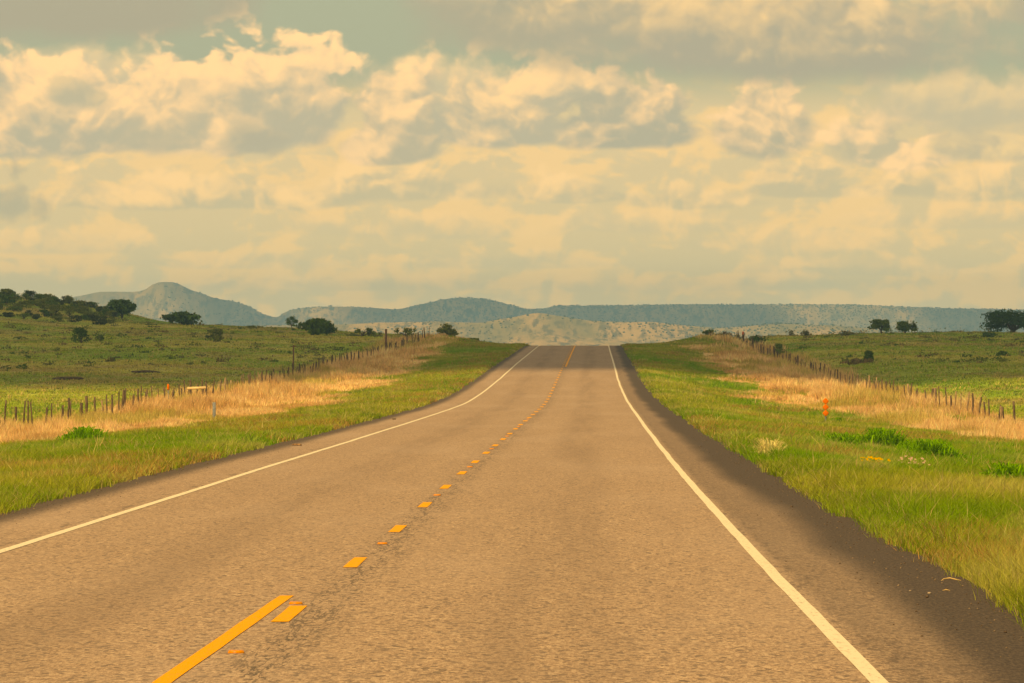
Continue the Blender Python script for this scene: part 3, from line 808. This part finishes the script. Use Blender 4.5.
put('shrub', 805, 339, 860, 12, 10, SAGE, 21, 'right of two thin grey green shrubs on the right skyline', 'shrub', SG, nleaf=480, trunk=.03, openness=.46)
put('shrub', 847, 340, 860, 16, 9, SAGE, 22, 'grey green shrub left of the twin round trees', 'shrub', SG, nleaf=600, trunk=.03, openness=.4)
put('shrub', 758, 346, 725, 19, 11, DK, 23, 'round dark shrub right of the red topped post', 'shrub', SG, nleaf=900, trunk=.02)
put('shrub', 738, 342, 726, 14, 8, MID, 24, 'small shrub between the two posts on the right knoll', 'shrub', SG, nleaf=400, trunk=.02)
put('shrub', 711, 337, 715, 20, 8, MID, 25, 'low green shrub at top of the knoll right of the crest', 'shrub', SG, nleaf=600, trunk=.02, openness=.36)
put('shrub', 725, 340, 715, 14, 9, BR, 26, 'brownish brush on the right knoll left of the plain post', 'shrub', SG, nleaf=400, trunk=.02, openness=.4)
put('shrub', 778, 355, None, 18, 12, MID, 27, 'green shrub behind the far posts of the right fence', 'shrub', SG, nleaf=700, trunk=.02, openness=.34)
put('shrub', 471, 346, 715, 22, 8, MID, 28, 'low green shrub on the bank right of the knoll tree', 'shrub', SG, nleaf=600, trunk=.02, openness=.3)
put('shrub', 953, 336, 930, 12, 5, BR, 29, 'small brown shrub on right skyline between the twin trees and the largest tree', 'shrub', SG, nleaf=400, trunk=.02, openness=.3)
put('shrub', 255, 332, 900, 18, 6, OL, 30, 'low shrub on left skyline left of the small upright tree', 'shrub', SG, nleaf=500, trunk=.02, openness=.36)
# thicket along the left hilltop
rr = np.random.default_rng(77)
LABT = 'olive or dark shrub packed in the thicket along the left hilltop'
for i, px in enumerate(np.concatenate([np.linspace(-6, 112, 26), np.linspace(-4, 116, 24), np.linspace(0, 112, 16)])):
    row = int(i >= 26) + int(i >= 50)
    Y = float(rr.uniform(1000, 1050)) - 55 * row
    w = rr.uniform(12, 24); hp = rr.uniform(5, 9) if not row else rr.uniform(5, 9)
    X, Yy, Z = at_y(px + rr.normal(0, 2), Y); k = Yy / F
    colr = [DK, MID, OL, OL, (.07, .085, .03)][rr.integers(0, 5)]
    plant('shrub', (X, Yy, Z - .05), w * k, hp * k, colr, 200 + i, LABT, 'shrub', 'thicket shrubs on the left hilltop', nleaf=480, trunk=.03, openness=.3, lumps=6)
def field_scrub():
    """knee-high sage and dead weed tussocks too many to count"""
    r = np.random.default_rng(21); n = 900
    X, Y = sample(n, 540, 1080, 1.2, r)
    dry, past = zones(X, Y); ok = (past > .9) & (np.abs(X) < 150); X, Y = X[ok], Y[ok]
    dens = fbm(X * .06, Y * .02, 3); ok = dens > .45; X, Y = X[ok], Y[ok]
    P = []; C = []
    for x, y in zip(X, Y):
        m = r.integers(25, 50); w = r.uniform(.25, .9); h = w * r.uniform(.3, .7)
        p = r.normal(0, 1, (m, 3)) * np.array([w / 2, w / 2, h / 2]); p[:, 2] = np.abs(p[:, 2])
        P.append(p + [x, y, float(ground_z(x, y))])
        c = [np.array(DK), np.array(OL), np.array(SAGE), np.array(BR)][r.integers(0, 4)]
        C.append(c * r.uniform(.7, 1.3, (m, 1)))
    P = np.concatenate(P); C = np.concatenate(C); n = len(P)
    L = r.uniform(.07, .16, n); nr = r.normal(0, 1, (n, 3)); nr /= np.linalg.norm(nr, axis=1)[:, None]
    u = np.cross(nr, r.normal(0, 1, (n, 3))); u /= np.linalg.norm(u, axis=1)[:, None]; w = np.cross(nr, u)
    V = np.stack([P - u * L[:, None], P - w * L[:, None] * .6, P + u * L[:, None], P + w * L[:, None] * .6], 1).reshape(-1, 3)
    i = np.arange(n) * 4
    o = mesh_np('field_scrub', V, np.stack([i, i + 1, i + 2, i + 3], 1), M_LEAF, col=np.repeat(C, 4, 0))
    tag(o, 'knee high sage and dead weed tussocks dotted over both fields', 'scrub', kind='stuff')
field_scrub()

# ------------------------------------------------------------------ far hills
def hill_mat(name, tan, tan2, tree, dens, yk=1.0):
    m, t, b = material(name)
    p = scaled(t, geo_pos(t), 1, yk, 1)
    n = t.noise(scaled(t, p, .016, .0045, 0), 1, 6, .65)
    n2 = t.noise(scaled(t, p, .05, .012, 0), 1, 4, .6)
    base = t.mix(t.ss(n, .4, .6), tan, tan2)
    sp = t.noise(scaled(t, p, .13, .026, .0), 1, 5, .75)
    f = t.m('MULTIPLY', t.ss(sp, .46, .56), t.ss(n2, .38, .54, .12, 1.))
    cover = t.ss(n, .3, .7, 1., .5)
    f = t.m('MULTIPLY', t.m('MULTIPLY', f, cover), dens)
    t.l.new(t.mix(f, base, tree), b.inputs['Base Color'])
    b.inputs['Roughness'].default_value = 1; b.inputs['Specular IOR Level'].default_value = 0
    return m
def smooth_profile(px, pts):
    xs, ys = np.array(pts, float).T
    q = np.arange(-700, 1900, 2.); a = np.interp(q, xs, ys)
    k = np.hanning(5); k /= k.sum(); a = np.convolve(np.pad(a, 2, 'edge'), k, 'valid')
    return np.interp(px, q, a)
def range_surface(pts, Yr, front, back, seed, power, gully, xs):
    """height field whose ridge stands at Yr and falls to the plain over 'front' and 'back' metres"""
    def hz(X, Y):
        px = VX + F * X / np.maximum(Y, 1)
        ridge = CAMZ + (HY - smooth_profile(px, pts)) / F * Yr + 12
        wig = (fbm(X * .004 + seed, X * 0 + seed, 3) - .5) * front * .35
        yr = Yr + wig * .5
        t = np.where(Y < yr, (yr - Y) / (front + wig), (Y - yr) / back)
        t = np.clip(t, 0, 1)
        prof = (1 - t) ** power[0] * (1 - power[1] * t)
        n = fbm(X * .012 + seed * 3, Y * .004, 5); rid = 1 - np.abs(2 * n - 1)
        n2 = fbm(X * .035, Y * .014 + seed, 4)
        g = 1 - gully * sstep(0, .2, t) * (rid * .8 + .4 * n2)
        return -12 + CAMZ * 0 + ridge * prof * g - 3 * sstep(.9, 1, t)
    return hz
HILLS = []
def hill(name, hz, x0, x1, y0, y1, nx, ny, mat, kind='structure', label=None):
    xs = np.linspace(x0, x1, nx); ys = np.linspace(y0, y1, ny)
    X, Y = np.meshgrid(xs, ys); Z = hz(X, Y)
    i = np.arange((ny - 1) * nx).reshape(ny - 1, nx)[:, :-1].ravel()
    o = mesh_np(name, np.stack([X, Y, Z], -1).reshape(-1, 3), np.stack([i, i + 1, i + nx + 1, i + nx], 1), mat, smooth=True)
    tag(o, label, kind=kind); HILLS.append((o, hz, x0, x1, y0, y1)); return o
P_FAR = [(-700, 310), (-300, 303), (-100, 306), (20, 303), (60, 300), (75, 296), (100, 291.5), (134, 291.5), (144, 290), (150, 285), (157, 281.5), (172, 281), (181, 284), (189, 289), (198, 291.5), (215, 298), (235, 301), (250, 306), (262, 314), (276, 318),
         (286, 311), (300, 308), (330, 306), (360, 307), (398, 309.5), (418, 305), (438, 300), (460, 297.2), (488, 298.5), (508, 304), (530, 309), (545, 308.5), (556, 305.2), (600, 305), (700, 304), (800, 304), (850, 304.3), (900, 306), (950, 308), (1024, 309.5), (1200, 308), (1500, 312), (1900, 316)]
P_NEAR = [(-700, 330), (-400, 333), (100, 327), (250, 326), (340, 324), (390, 322), (440, 321), (480, 323), (500, 319), (530, 313.5), (545, 313), (562, 316), (590, 321), (650, 322), (690, 325.5), (720, 328), (745, 326), (775, 323), (830, 325), (870, 328), (920, 334), (1100, 337), (1500, 333), (1900, 335)]
M_FARHILL = hill_mat('wooded_mountain', (.44, .285, .105), (.27, .20, .08), (.03, .05, .022), .95)
M_NEARHILL = hill_mat('dry_grass_hill', (.46, .30, .125), (.25, .20, .08), (.045, .06, .03), .9, .5)
hz_far = range_surface(P_FAR, 8600, 1000, 900, 4.2, (.8, .25), .6, None)
hz_near = range_surface(P_NEAR, 5600, 1300, 700, 9.7, (1.5, 0.), .3, None)
hill('mountains', hz_far, -2200, 2400, 7550, 9550, 520, 150, M_FARHILL)
hill('foothills', hz_near, -1500, 1700, 3850, 6650, 420, 150, M_NEARHILL)
def juniper(name, hz, x0, x1, y0, y1, n, size, seed, thr, label):
    r = np.random.default_rng(seed)
    X = r.uniform(x0, x1, n); Y = r.uniform(y0, y1, n)
    px = VX + F * X / Y; ok = (px > -60) & (px < 1090) & (fbm(X * .006 + seed, Y * .003, 4) + r.uniform(-.12, .12, n) > thr + .07 * sstep(240, 180, px)); X, Y = X[ok], Y[ok]
    Z = hz(X, Y); ok = Z > -9; X, Y, Z = X[ok], Y[ok], Z[ok]
    v, f = ico(1); n = len(X); nv = len(v)
    sz = r.uniform(.5, 1.2, n) * size
    V = v[None] * (sz[:, None, None] * np.array([1, 1, .75])) * r.uniform(.7, 1.25, (n, nv, 1)) + np.stack([X, Y, Z + sz * .3], 1)[:, None]
    Fc = (f[None] + (np.arange(n) * nv)[:, None, None]).reshape(-1, 3)
    c = np.repeat(np.array([.06, .085, .04]) * r.uniform(.7, 1.3, (n, 1)), nv, 0)
    o = mesh_np(name, V.reshape(-1, 3), Fc, M_LEAF, col=c)
    tag(o, label, 'woodland', kind='stuff')
juniper('mountain_woods', hz_far, -1300, 1200, 7600, 8700, 70000, 1.15, 31, .42, 'dark juniper woods speckling the far blue mountains')
juniper('foothill_woods', hz_near, -800, 800, 4300, 5700, 26000, 1.05, 32, .46, 'scattered dark junipers dotting the tan foothills')

# ------------------------------------------------------------------ sun, passing clouds, sky
SUN = Vector((-.42, -.60, .68)).normalized()
EL = math.asin(SUN.z); ROT = math.atan2(SUN.x, SUN.y)
sl = bpy.data.lights.new('sun', 'SUN'); sl.energy = 4.2; sl.angle = math.radians(.53); sl.color = (1.0, .90, .74)
so = bpy.data.objects.new('sun', sl); so.rotation_euler = (-SUN).to_track_quat('-Z', 'Y').to_euler(); so.location = (0, -50, 200); link(so)

M_CLOUD = simple_mat('cloud_white', (.82, .82, .82), (.88, .88, .88), 1, 1, 0)
def shade_cloud(cx, cy, hx, hy, alt, seed, pw=4.0):
    """a real cumulus overhead; its shade falls round (cx, cy) on the ground"""
    v, f = ico(5)
    k = 1 / (np.abs(v[:, 0]) ** pw + np.abs(v[:, 1]) ** pw + np.abs(v[:, 2]) ** 2.2 + 1e-9) ** (1 / pw)
    v = v * k[:, None]
    n = fbm(v[:, 0] * 3 + seed, v[:, 1] * 3 + v[:, 2] * 2, 5) - .5
    v = v * (1 + .16 * n)[:, None]
    v[:, 2] = np.where(v[:, 2] < 0, v[:, 2] * .25, v[:, 2] * (1 + .8 * n))
    v = v * np.array([hx, hy, min(hx, hy) * .45])
    off = SUN * (alt / SUN.z)
    o = mesh_np('cloud', v, f, M_CLOUD, smooth=True, loc=(cx + off.x, cy + off.y, alt))
    tag(o, kind='structure')
shade_cloud(0, 850, 205, 395, 2200, 1, 2.5)
shade_cloud(-95, 8550, 190, 700, 3600, 2)
shade_cloud(140, 8500, 150, 900, 3600, 3)
shade_cloud(-420, 8500, 60, 500, 3600, 4)
shade_cloud(600, 8600, 120, 350, 3600, 5)

def build_world():
    w = bpy.data.worlds.new('World'); SC.world = w; w.use_nodes = True
    t = NT(w.node_tree); bg = t.n['Background']
    sky = t.new('ShaderNodeTexSky'); sky.sky_type = 'NISHITA'; sky.sun_disc = False
    sky.sun_elevation = EL; sky.sun_rotation = ROT; sky.air_density = 1.0; sky.dust_density = 1.2; sky.ozone_density = 1.0
    d = t.new('ShaderNodeTexCoord').outputs['Generated']
    sp = t.new('ShaderNodeSeparateXYZ'); t.l.new(d, sp.inputs[0]); x, y, z = sp.outputs
    az = t.m('ARCTAN2', x, y); el = t.m('ARCSINE', z)
    K = 64.0                                   # one unit = 1/64 rad of sky
    u = t.m('MULTIPLY', az, K); v = t.m('MULTIPLY', el, K)
    cb = t.new('ShaderNodeCombineXYZ'); t.l.new(u, cb.inputs[0]); t.l.new(v, cb.inputs[1]); uv = cb.outputs[0]
    # billow fields; the second sample, nearer the sun, gives the lit and shaded sides of the puffs
    wx = t.noise(scaled(t, uv, 1.1, 1.3, 1), 1.0, 4, .5, 0, '2D'); wy = t.noise(scaled(t, t.vm('ADD', uv, (31, 7, 0)), 1.1, 1.3, 1), 1.0, 4, .5, 0, '2D')
    wc = t.new('ShaderNodeCombineXYZ'); t.l.new(t.m('MULTIPLY', t.m('SUBTRACT', wx, .5), .9), wc.inputs[0]); t.l.new(t.m('MULTIPLY', t.m('SUBTRACT', wy, .5), .7), wc.inputs[1])
    uvw = t.vm('ADD', uv, wc.outputs[0])
    def puff(vec):
        """rounded cauliflower heads of two sizes"""
        n = t.new('ShaderNodeTexVoronoi', voronoi_dimensions='2D', feature='SMOOTH_F1')
        t.l.new(scaled(t, vec, 1.5, 1.9, 1), n.inputs['Vector']); n.inputs['Scale'].default_value = 1.0
        n.inputs['Detail'].default_value = 2.; n.inputs['Roughness'].default_value = .45; n.inputs['Lacunarity'].default_value = 2.4; n.inputs['Smoothness'].default_value = .35
        return t.m('SUBTRACT', 1.0, n.outputs['Distance'])
    def billow(vec): return t.noise(scaled(t, vec, 1.25, 1.55, 1), 1.0, 4, .5, .1, '2D')
    N = billow(uv); N2 = billow(t.vm('ADD', uv, (-.08, .14, 0)))
    Pf = puff(uvw); P2 = puff(t.vm('ADD', uvw, (-.05, .09, 0)))
    Fn = t.noise(scaled(t, uv, 5, 6.2, 1), 1.0, 5, .6, .2, '2D'); Fc = t.m('SUBTRACT', Fn, .5)
    relief = t.m('ADD', t.m('MULTIPLY', t.m('SUBTRACT', N, N2), 2.6), t.m('MULTIPLY', t.m('SUBTRACT', Pf, P2), 1.25))
    relief = t.m('ADD', relief, t.m('MULTIPLY', Fc, .35))
    Nc = t.m('SUBTRACT', N, .5)
    rag = t.m('ADD', t.m('MULTIPLY', Nc, 1.5), t.m('ADD', t.m('MULTIPLY', t.m('SUBTRACT', Pf, .58), .62), t.m('MULTIPLY', Fc, .22)))
    soft = t.noise(scaled(t, uv, .55, 1.7, 1), 1.0, 4, .5, 0, '2D'); softc = t.m('SUBTRACT', soft, .5)
    S = 10.5
    def C(r, g, b):
        k = min(1., max(0., (.95 - r) / .5))          # the shaded parts of clouds are lit by the blue sky
        return (r * S * (1 + .04 * k), g * S * (1 + .18 * k), b * S * (1 + .38 * k))
    BR_ = C(1.04, .86, .72); TEAL = C(.27, .40, .44)
    # clear sky that shows between the clouds, paling to cream near the ground
    col = t.mix(.72, sky.outputs[0], TEAL)
    # far deck: many small bands, more blurred toward the horizon
    bands = t.noise(scaled(t, uv, .9, 2.6, 1), 1.0, 6, .55, .4, '2D')
    deck = t.mix(t.ss(t.m('ADD', bands, t.m('MULTIPLY', relief, .35)), .36, .66), C(.66, .62, .53), C(.90, .76, .58))
    col = t.mix(t.ss(v, 2.9, 2.3), col, deck)
    P = lambda px, py: ((px - VX) / F * K, (HY - py) / F * K)
    def cloud(px, py, rx, up, dn, bright, shade, k_rag=1.0, edge=.22, tilt=.55, lit=.35, rel=.55, amt=1.0, kb=0.35):
        """one cloud: centre, half width, rise above and drop below the centre, in degrees-like units"""
        nonlocal col
        cx, cy = P(px, py); f = 100 / F * K / 100
        rx, up, dn = rx * f, up * f, dn * f
        du = t.m('MULTIPLY', t.m('SUBTRACT', u, cx), 1 / rx)
        dv = t.m('SUBTRACT', v, cy)
        dvu = t.m('MULTIPLY', dv, 1 / up); dvd = t.m('MULTIPLY', dv, -1 / dn)
        w_ = t.m('MAXIMUM', dvu, dvd)
        q = t.m('SUBTRACT', 1.0, t.m('SQRT', t.m('ADD', t.m('MULTIPLY', du, du), t.m('MULTIPLY', w_, w_))))
        # ragged tops, calmer bases
        ramp = t.ss(dvu, -.4 * dn / up, .25, kb, 1.0)
        q2 = t.m('MULTIPLY_ADD', t.m('MULTIPLY', rag, ramp), k_rag, q)
        a = t.ss(q2, 0.0, edge, 0, amt)
        l = t.m('ADD', t.m('MULTIPLY', dvu, tilt), t.m('MULTIPLY', relief, rel))
        l = t.m('ADD', l, t.m('MULTIPLY', softc, .6))
        l = t.m('SUBTRACT', l, t.m('MULTIPLY', du, .0))
        li = t.ss(l, lit - .62, lit + .62)
        col = t.mix(a, col, t.mix(li, shade, bright))
    # low far clouds
    for (px, py, rx, up, dn) in ((60, 245, 130, 26, 12), (240, 262, 160, 22, 10), (430, 232, 150, 26, 10), (520, 262, 170, 18, 9), (660, 225, 120, 30, 12),
                                 (800, 246, 140, 24, 10), (950, 222, 130, 30, 10), (880, 270, 180, 18, 8), (330, 285, 220, 14, 8), (700, 285, 220, 14, 8)):
        cloud(px, py, rx, up, dn, C(.96, .81, .64), C(.60, .58, .52), .9, .42, .5, .15, .8, .75)
    for (px, py, rx, up, dn) in ((120, 200, 120, 42, 14), (270, 200, 130, 32, 12), (430, 190, 150, 40, 14), (580, 195, 120, 22, 10), (690, 200, 110, 26, 12), (820, 190, 120, 36, 12), (985, 190, 120, 40, 14)):
        cloud(px, py, rx, up, dn, C(1.0, .84, .66), C(.52, .52, .48), 1.0, .36, .55, .15, .9, .85)
    cloud(10, 205, 70, 46, 26, C(.52, .50, .46), C(.40, .42, .42), 1.1, .5, .4, .5, .5, .85, .8)
    cloud(760, 128, 70, 50, 36, BR_, C(.42, .44, .44), .9, .3, .5, .12, .8)
    cloud(900, 150, 90, 56, 26, BR_, C(.50, .50, .47), 1.1, .3, .4, .0, 1.0)
    cloud(985, 145, 80, 52, 22, C(.88, .78, .62), C(.48, .48, .46), .9, .35, .5, .2, .7)
    # paler cloud standing behind the cumulus tops
    cloud(100, 66, 170, 40, 50, C(.84, .75, .62), C(.50, .51, .49), .8, .5, .5, .1, .5)
    cloud(450, 84, 130, 44, 50, C(.84, .75, .62), C(.50, .51, .49), .8, .5, .5, .1, .5)
    cloud(985, 100, 150, 46, 50, C(.80, .72, .60), C(.50, .51, .49), .8, .5, .5, .2, .5)
    # middle cumulus
    cloud(620, 128, 120, 78, 26, BR_, C(.40, .43, .44), .9, .25, .6, .36, .8)
    cloud(490, 128, 135, 100, 24, C(1.02, .85, .70), C(.44, .46, .46), .95, .28, .6, .32, .8)
    cloud(395, 150, 66, 112, 18, BR_, C(.45, .46, .45), .95, .25, .6, .28, .9)
    # big left cumulus
    cloud(170, 122, 205, 106, 40, BR_, C(.46, .47, .46), .85, .2, .72, .10, .75)
    cloud(285, 112, 74, 100, 50, BR_, C(.44, .46, .46), .85, .2, .8, .20, .75)
    cloud(50, 122, 115, 108, 44, BR_, C(.44, .46, .46), .95, .2, .72, .08, .85)
    cloud(285, 140, 90, 40, 26, C(.60, .56, .50), C(.41, .43, .44), 1.1, .8, .5, .45, .5, .9, .8)
    cloud(150, 146, 120, 24, 18, C(.62, .58, .51), C(.44, .45, .45), 1.2, .8, .5, .45, .5, .8, .8)
    cloud(84, 96, 48, 26, 18, C(.70, .63, .54), C(.44, .46, .45), 1.3, .45, .5, .35, .8, .9, .9)
    cloud(-12, 95, 34, 44, 44, C(.50, .50, .48), C(.38, .42, .44), 1.2, .5, .4, .5, .5, .9, .8)
    # the near deck along the top, flat grey bases
    cloud(80, 4, 225, 90, 54, C(.50, .48, .44), C(.34, .37, .385), .42, .5, .6, .62, .25, 1., .6)
    cloud(560, 10, 210, 120, 66, C(.62, .57, .50), C(.35, .38, .39), .5, .5, .75, .52, .32, 1., .6)
    cloud(790, 40, 340, 130, 54, C(.90, .77, .61), C(.35, .38, .40), .5, .5, 1.1, .36, .4, 1., .6)
    cloud(872, 8, 40, 70, 46, C(.93, .80, .67), C(.72, .64, .53), 1.3, .8, .5, -.1, .6, .7, .9)
    cloud(1060, 14, 70, 80, 30, C(.50, .49, .45), C(.36, .39, .40), .7, .5, .4, .5, .6, 1., .7)
    # sunlit air low over the far plain
    col = t.mix(1.0, col, t.mix(t.ss(v, .1, 2.2), (1.34, 1.22, 1.0), (1.0, 1.0, 1.0)), 'MULTIPLY')
    # cloud over the rest of the dome, in patches by height
    zz = t.m('ADD', t.m('MAXIMUM', z, 0), .12)
    pv = t.new('ShaderNodeCombineXYZ'); t.l.new(t.m('DIVIDE', x, zz), pv.inputs[0]); t.l.new(t.m('DIVIDE', y, zz), pv.inputs[1])
    dn = t.noise(pv.outputs[0], 1.1, 7, .58, .2, '2D')
    da = t.ss(dn, .46, .62, 0, 1)
    dome = t.mix(da, sky.outputs[0], t.mix(t.ss(dn, .55, .75), C(.82, .80, .77), C(.48, .50, .53)))
    bg2 = t.new('ShaderNodeBackground'); mx = t.new('ShaderNodeMixShader')
    t.l.new(col, bg.inputs['Color']); bg.inputs['Strength'].default_value = .1
    t.l.new(dome, bg2.inputs['Color']); bg2.inputs['Strength'].default_value = .1
    far = t.m('MAXIMUM', t.ss(v, 5.6, 7.5), t.ss(t.m('ABSOLUTE', u), 10., 14.))
    t.l.new(far, mx.inputs[0]); t.l.new(bg.outputs[0], mx.inputs[1]); t.l.new(bg2.outputs[0], mx.inputs[2])
    t.l.new(mx.outputs[0], t.n['World Output'].inputs['Surface'])
    w.cycles.sampling_method = 'MANUAL'; w.cycles.sample_map_resolution = 512
build_world()

# ------------------------------------------------------------------ haze over the whole place
def build_haze():
    mb = MB(); mb.box((0, 4400, 45), (25000, 10700, 122), bev=.001)
    m = bpy.data.materials.new('thin_haze'); m.use_nodes = True; t = NT(m.node_tree); t.n.remove(t.n['Principled BSDF'])
    v = t.new('ShaderNodeVolumePrincipled'); v.inputs['Color'].default_value = (.27, .66, 1, 1); v.inputs['Density'].default_value = HAZE
    v.inputs['Anisotropy'].default_value = 0.0
    t.l.new(v.outputs[0], t.n['Material Output'].inputs['Volume'])
    o = mb.build('haze', m); tag(o, kind='stuff'); o.display_type = 'WIRE'
HAZE = 1.25e-4
build_haze()

# ------------------------------------------------------------------ camera and picture settings
cd = bpy.data.cameras.new('camera'); cam = bpy.data.objects.new('camera', cd); link(cam)
cam.location = (0, 0, CAMZ)
dirv = Vector(((512 - VX) / F, 1, (HY - 341.5) / F))
cam.rotation_euler = dirv.to_track_quat('-Z', 'Y').to_euler()
cd.sensor_width = 36; cd.lens = F / 1024 * 36; cd.clip_start = .5; cd.clip_end = 60000
SC.camera = cam
vs = SC.view_settings
vs.view_transform = 'Standard'; vs.look = 'None'; vs.gamma = 1; vs.use_curve_mapping = False
vs.exposure = 0.0
vs.use_white_balance = True; vs.white_balance_temperature = 22000; vs.white_balance_tint = 12
SC.render.engine = 'CYCLES'
cy = SC.cycles
cy.max_bounces = 5; cy.diffuse_bounces = 3; cy.glossy_bounces = 2; cy.transmission_bounces = 3; cy.volume_bounces = 0; cy.transparent_max_bounces = 4
cy.use_denoising = True
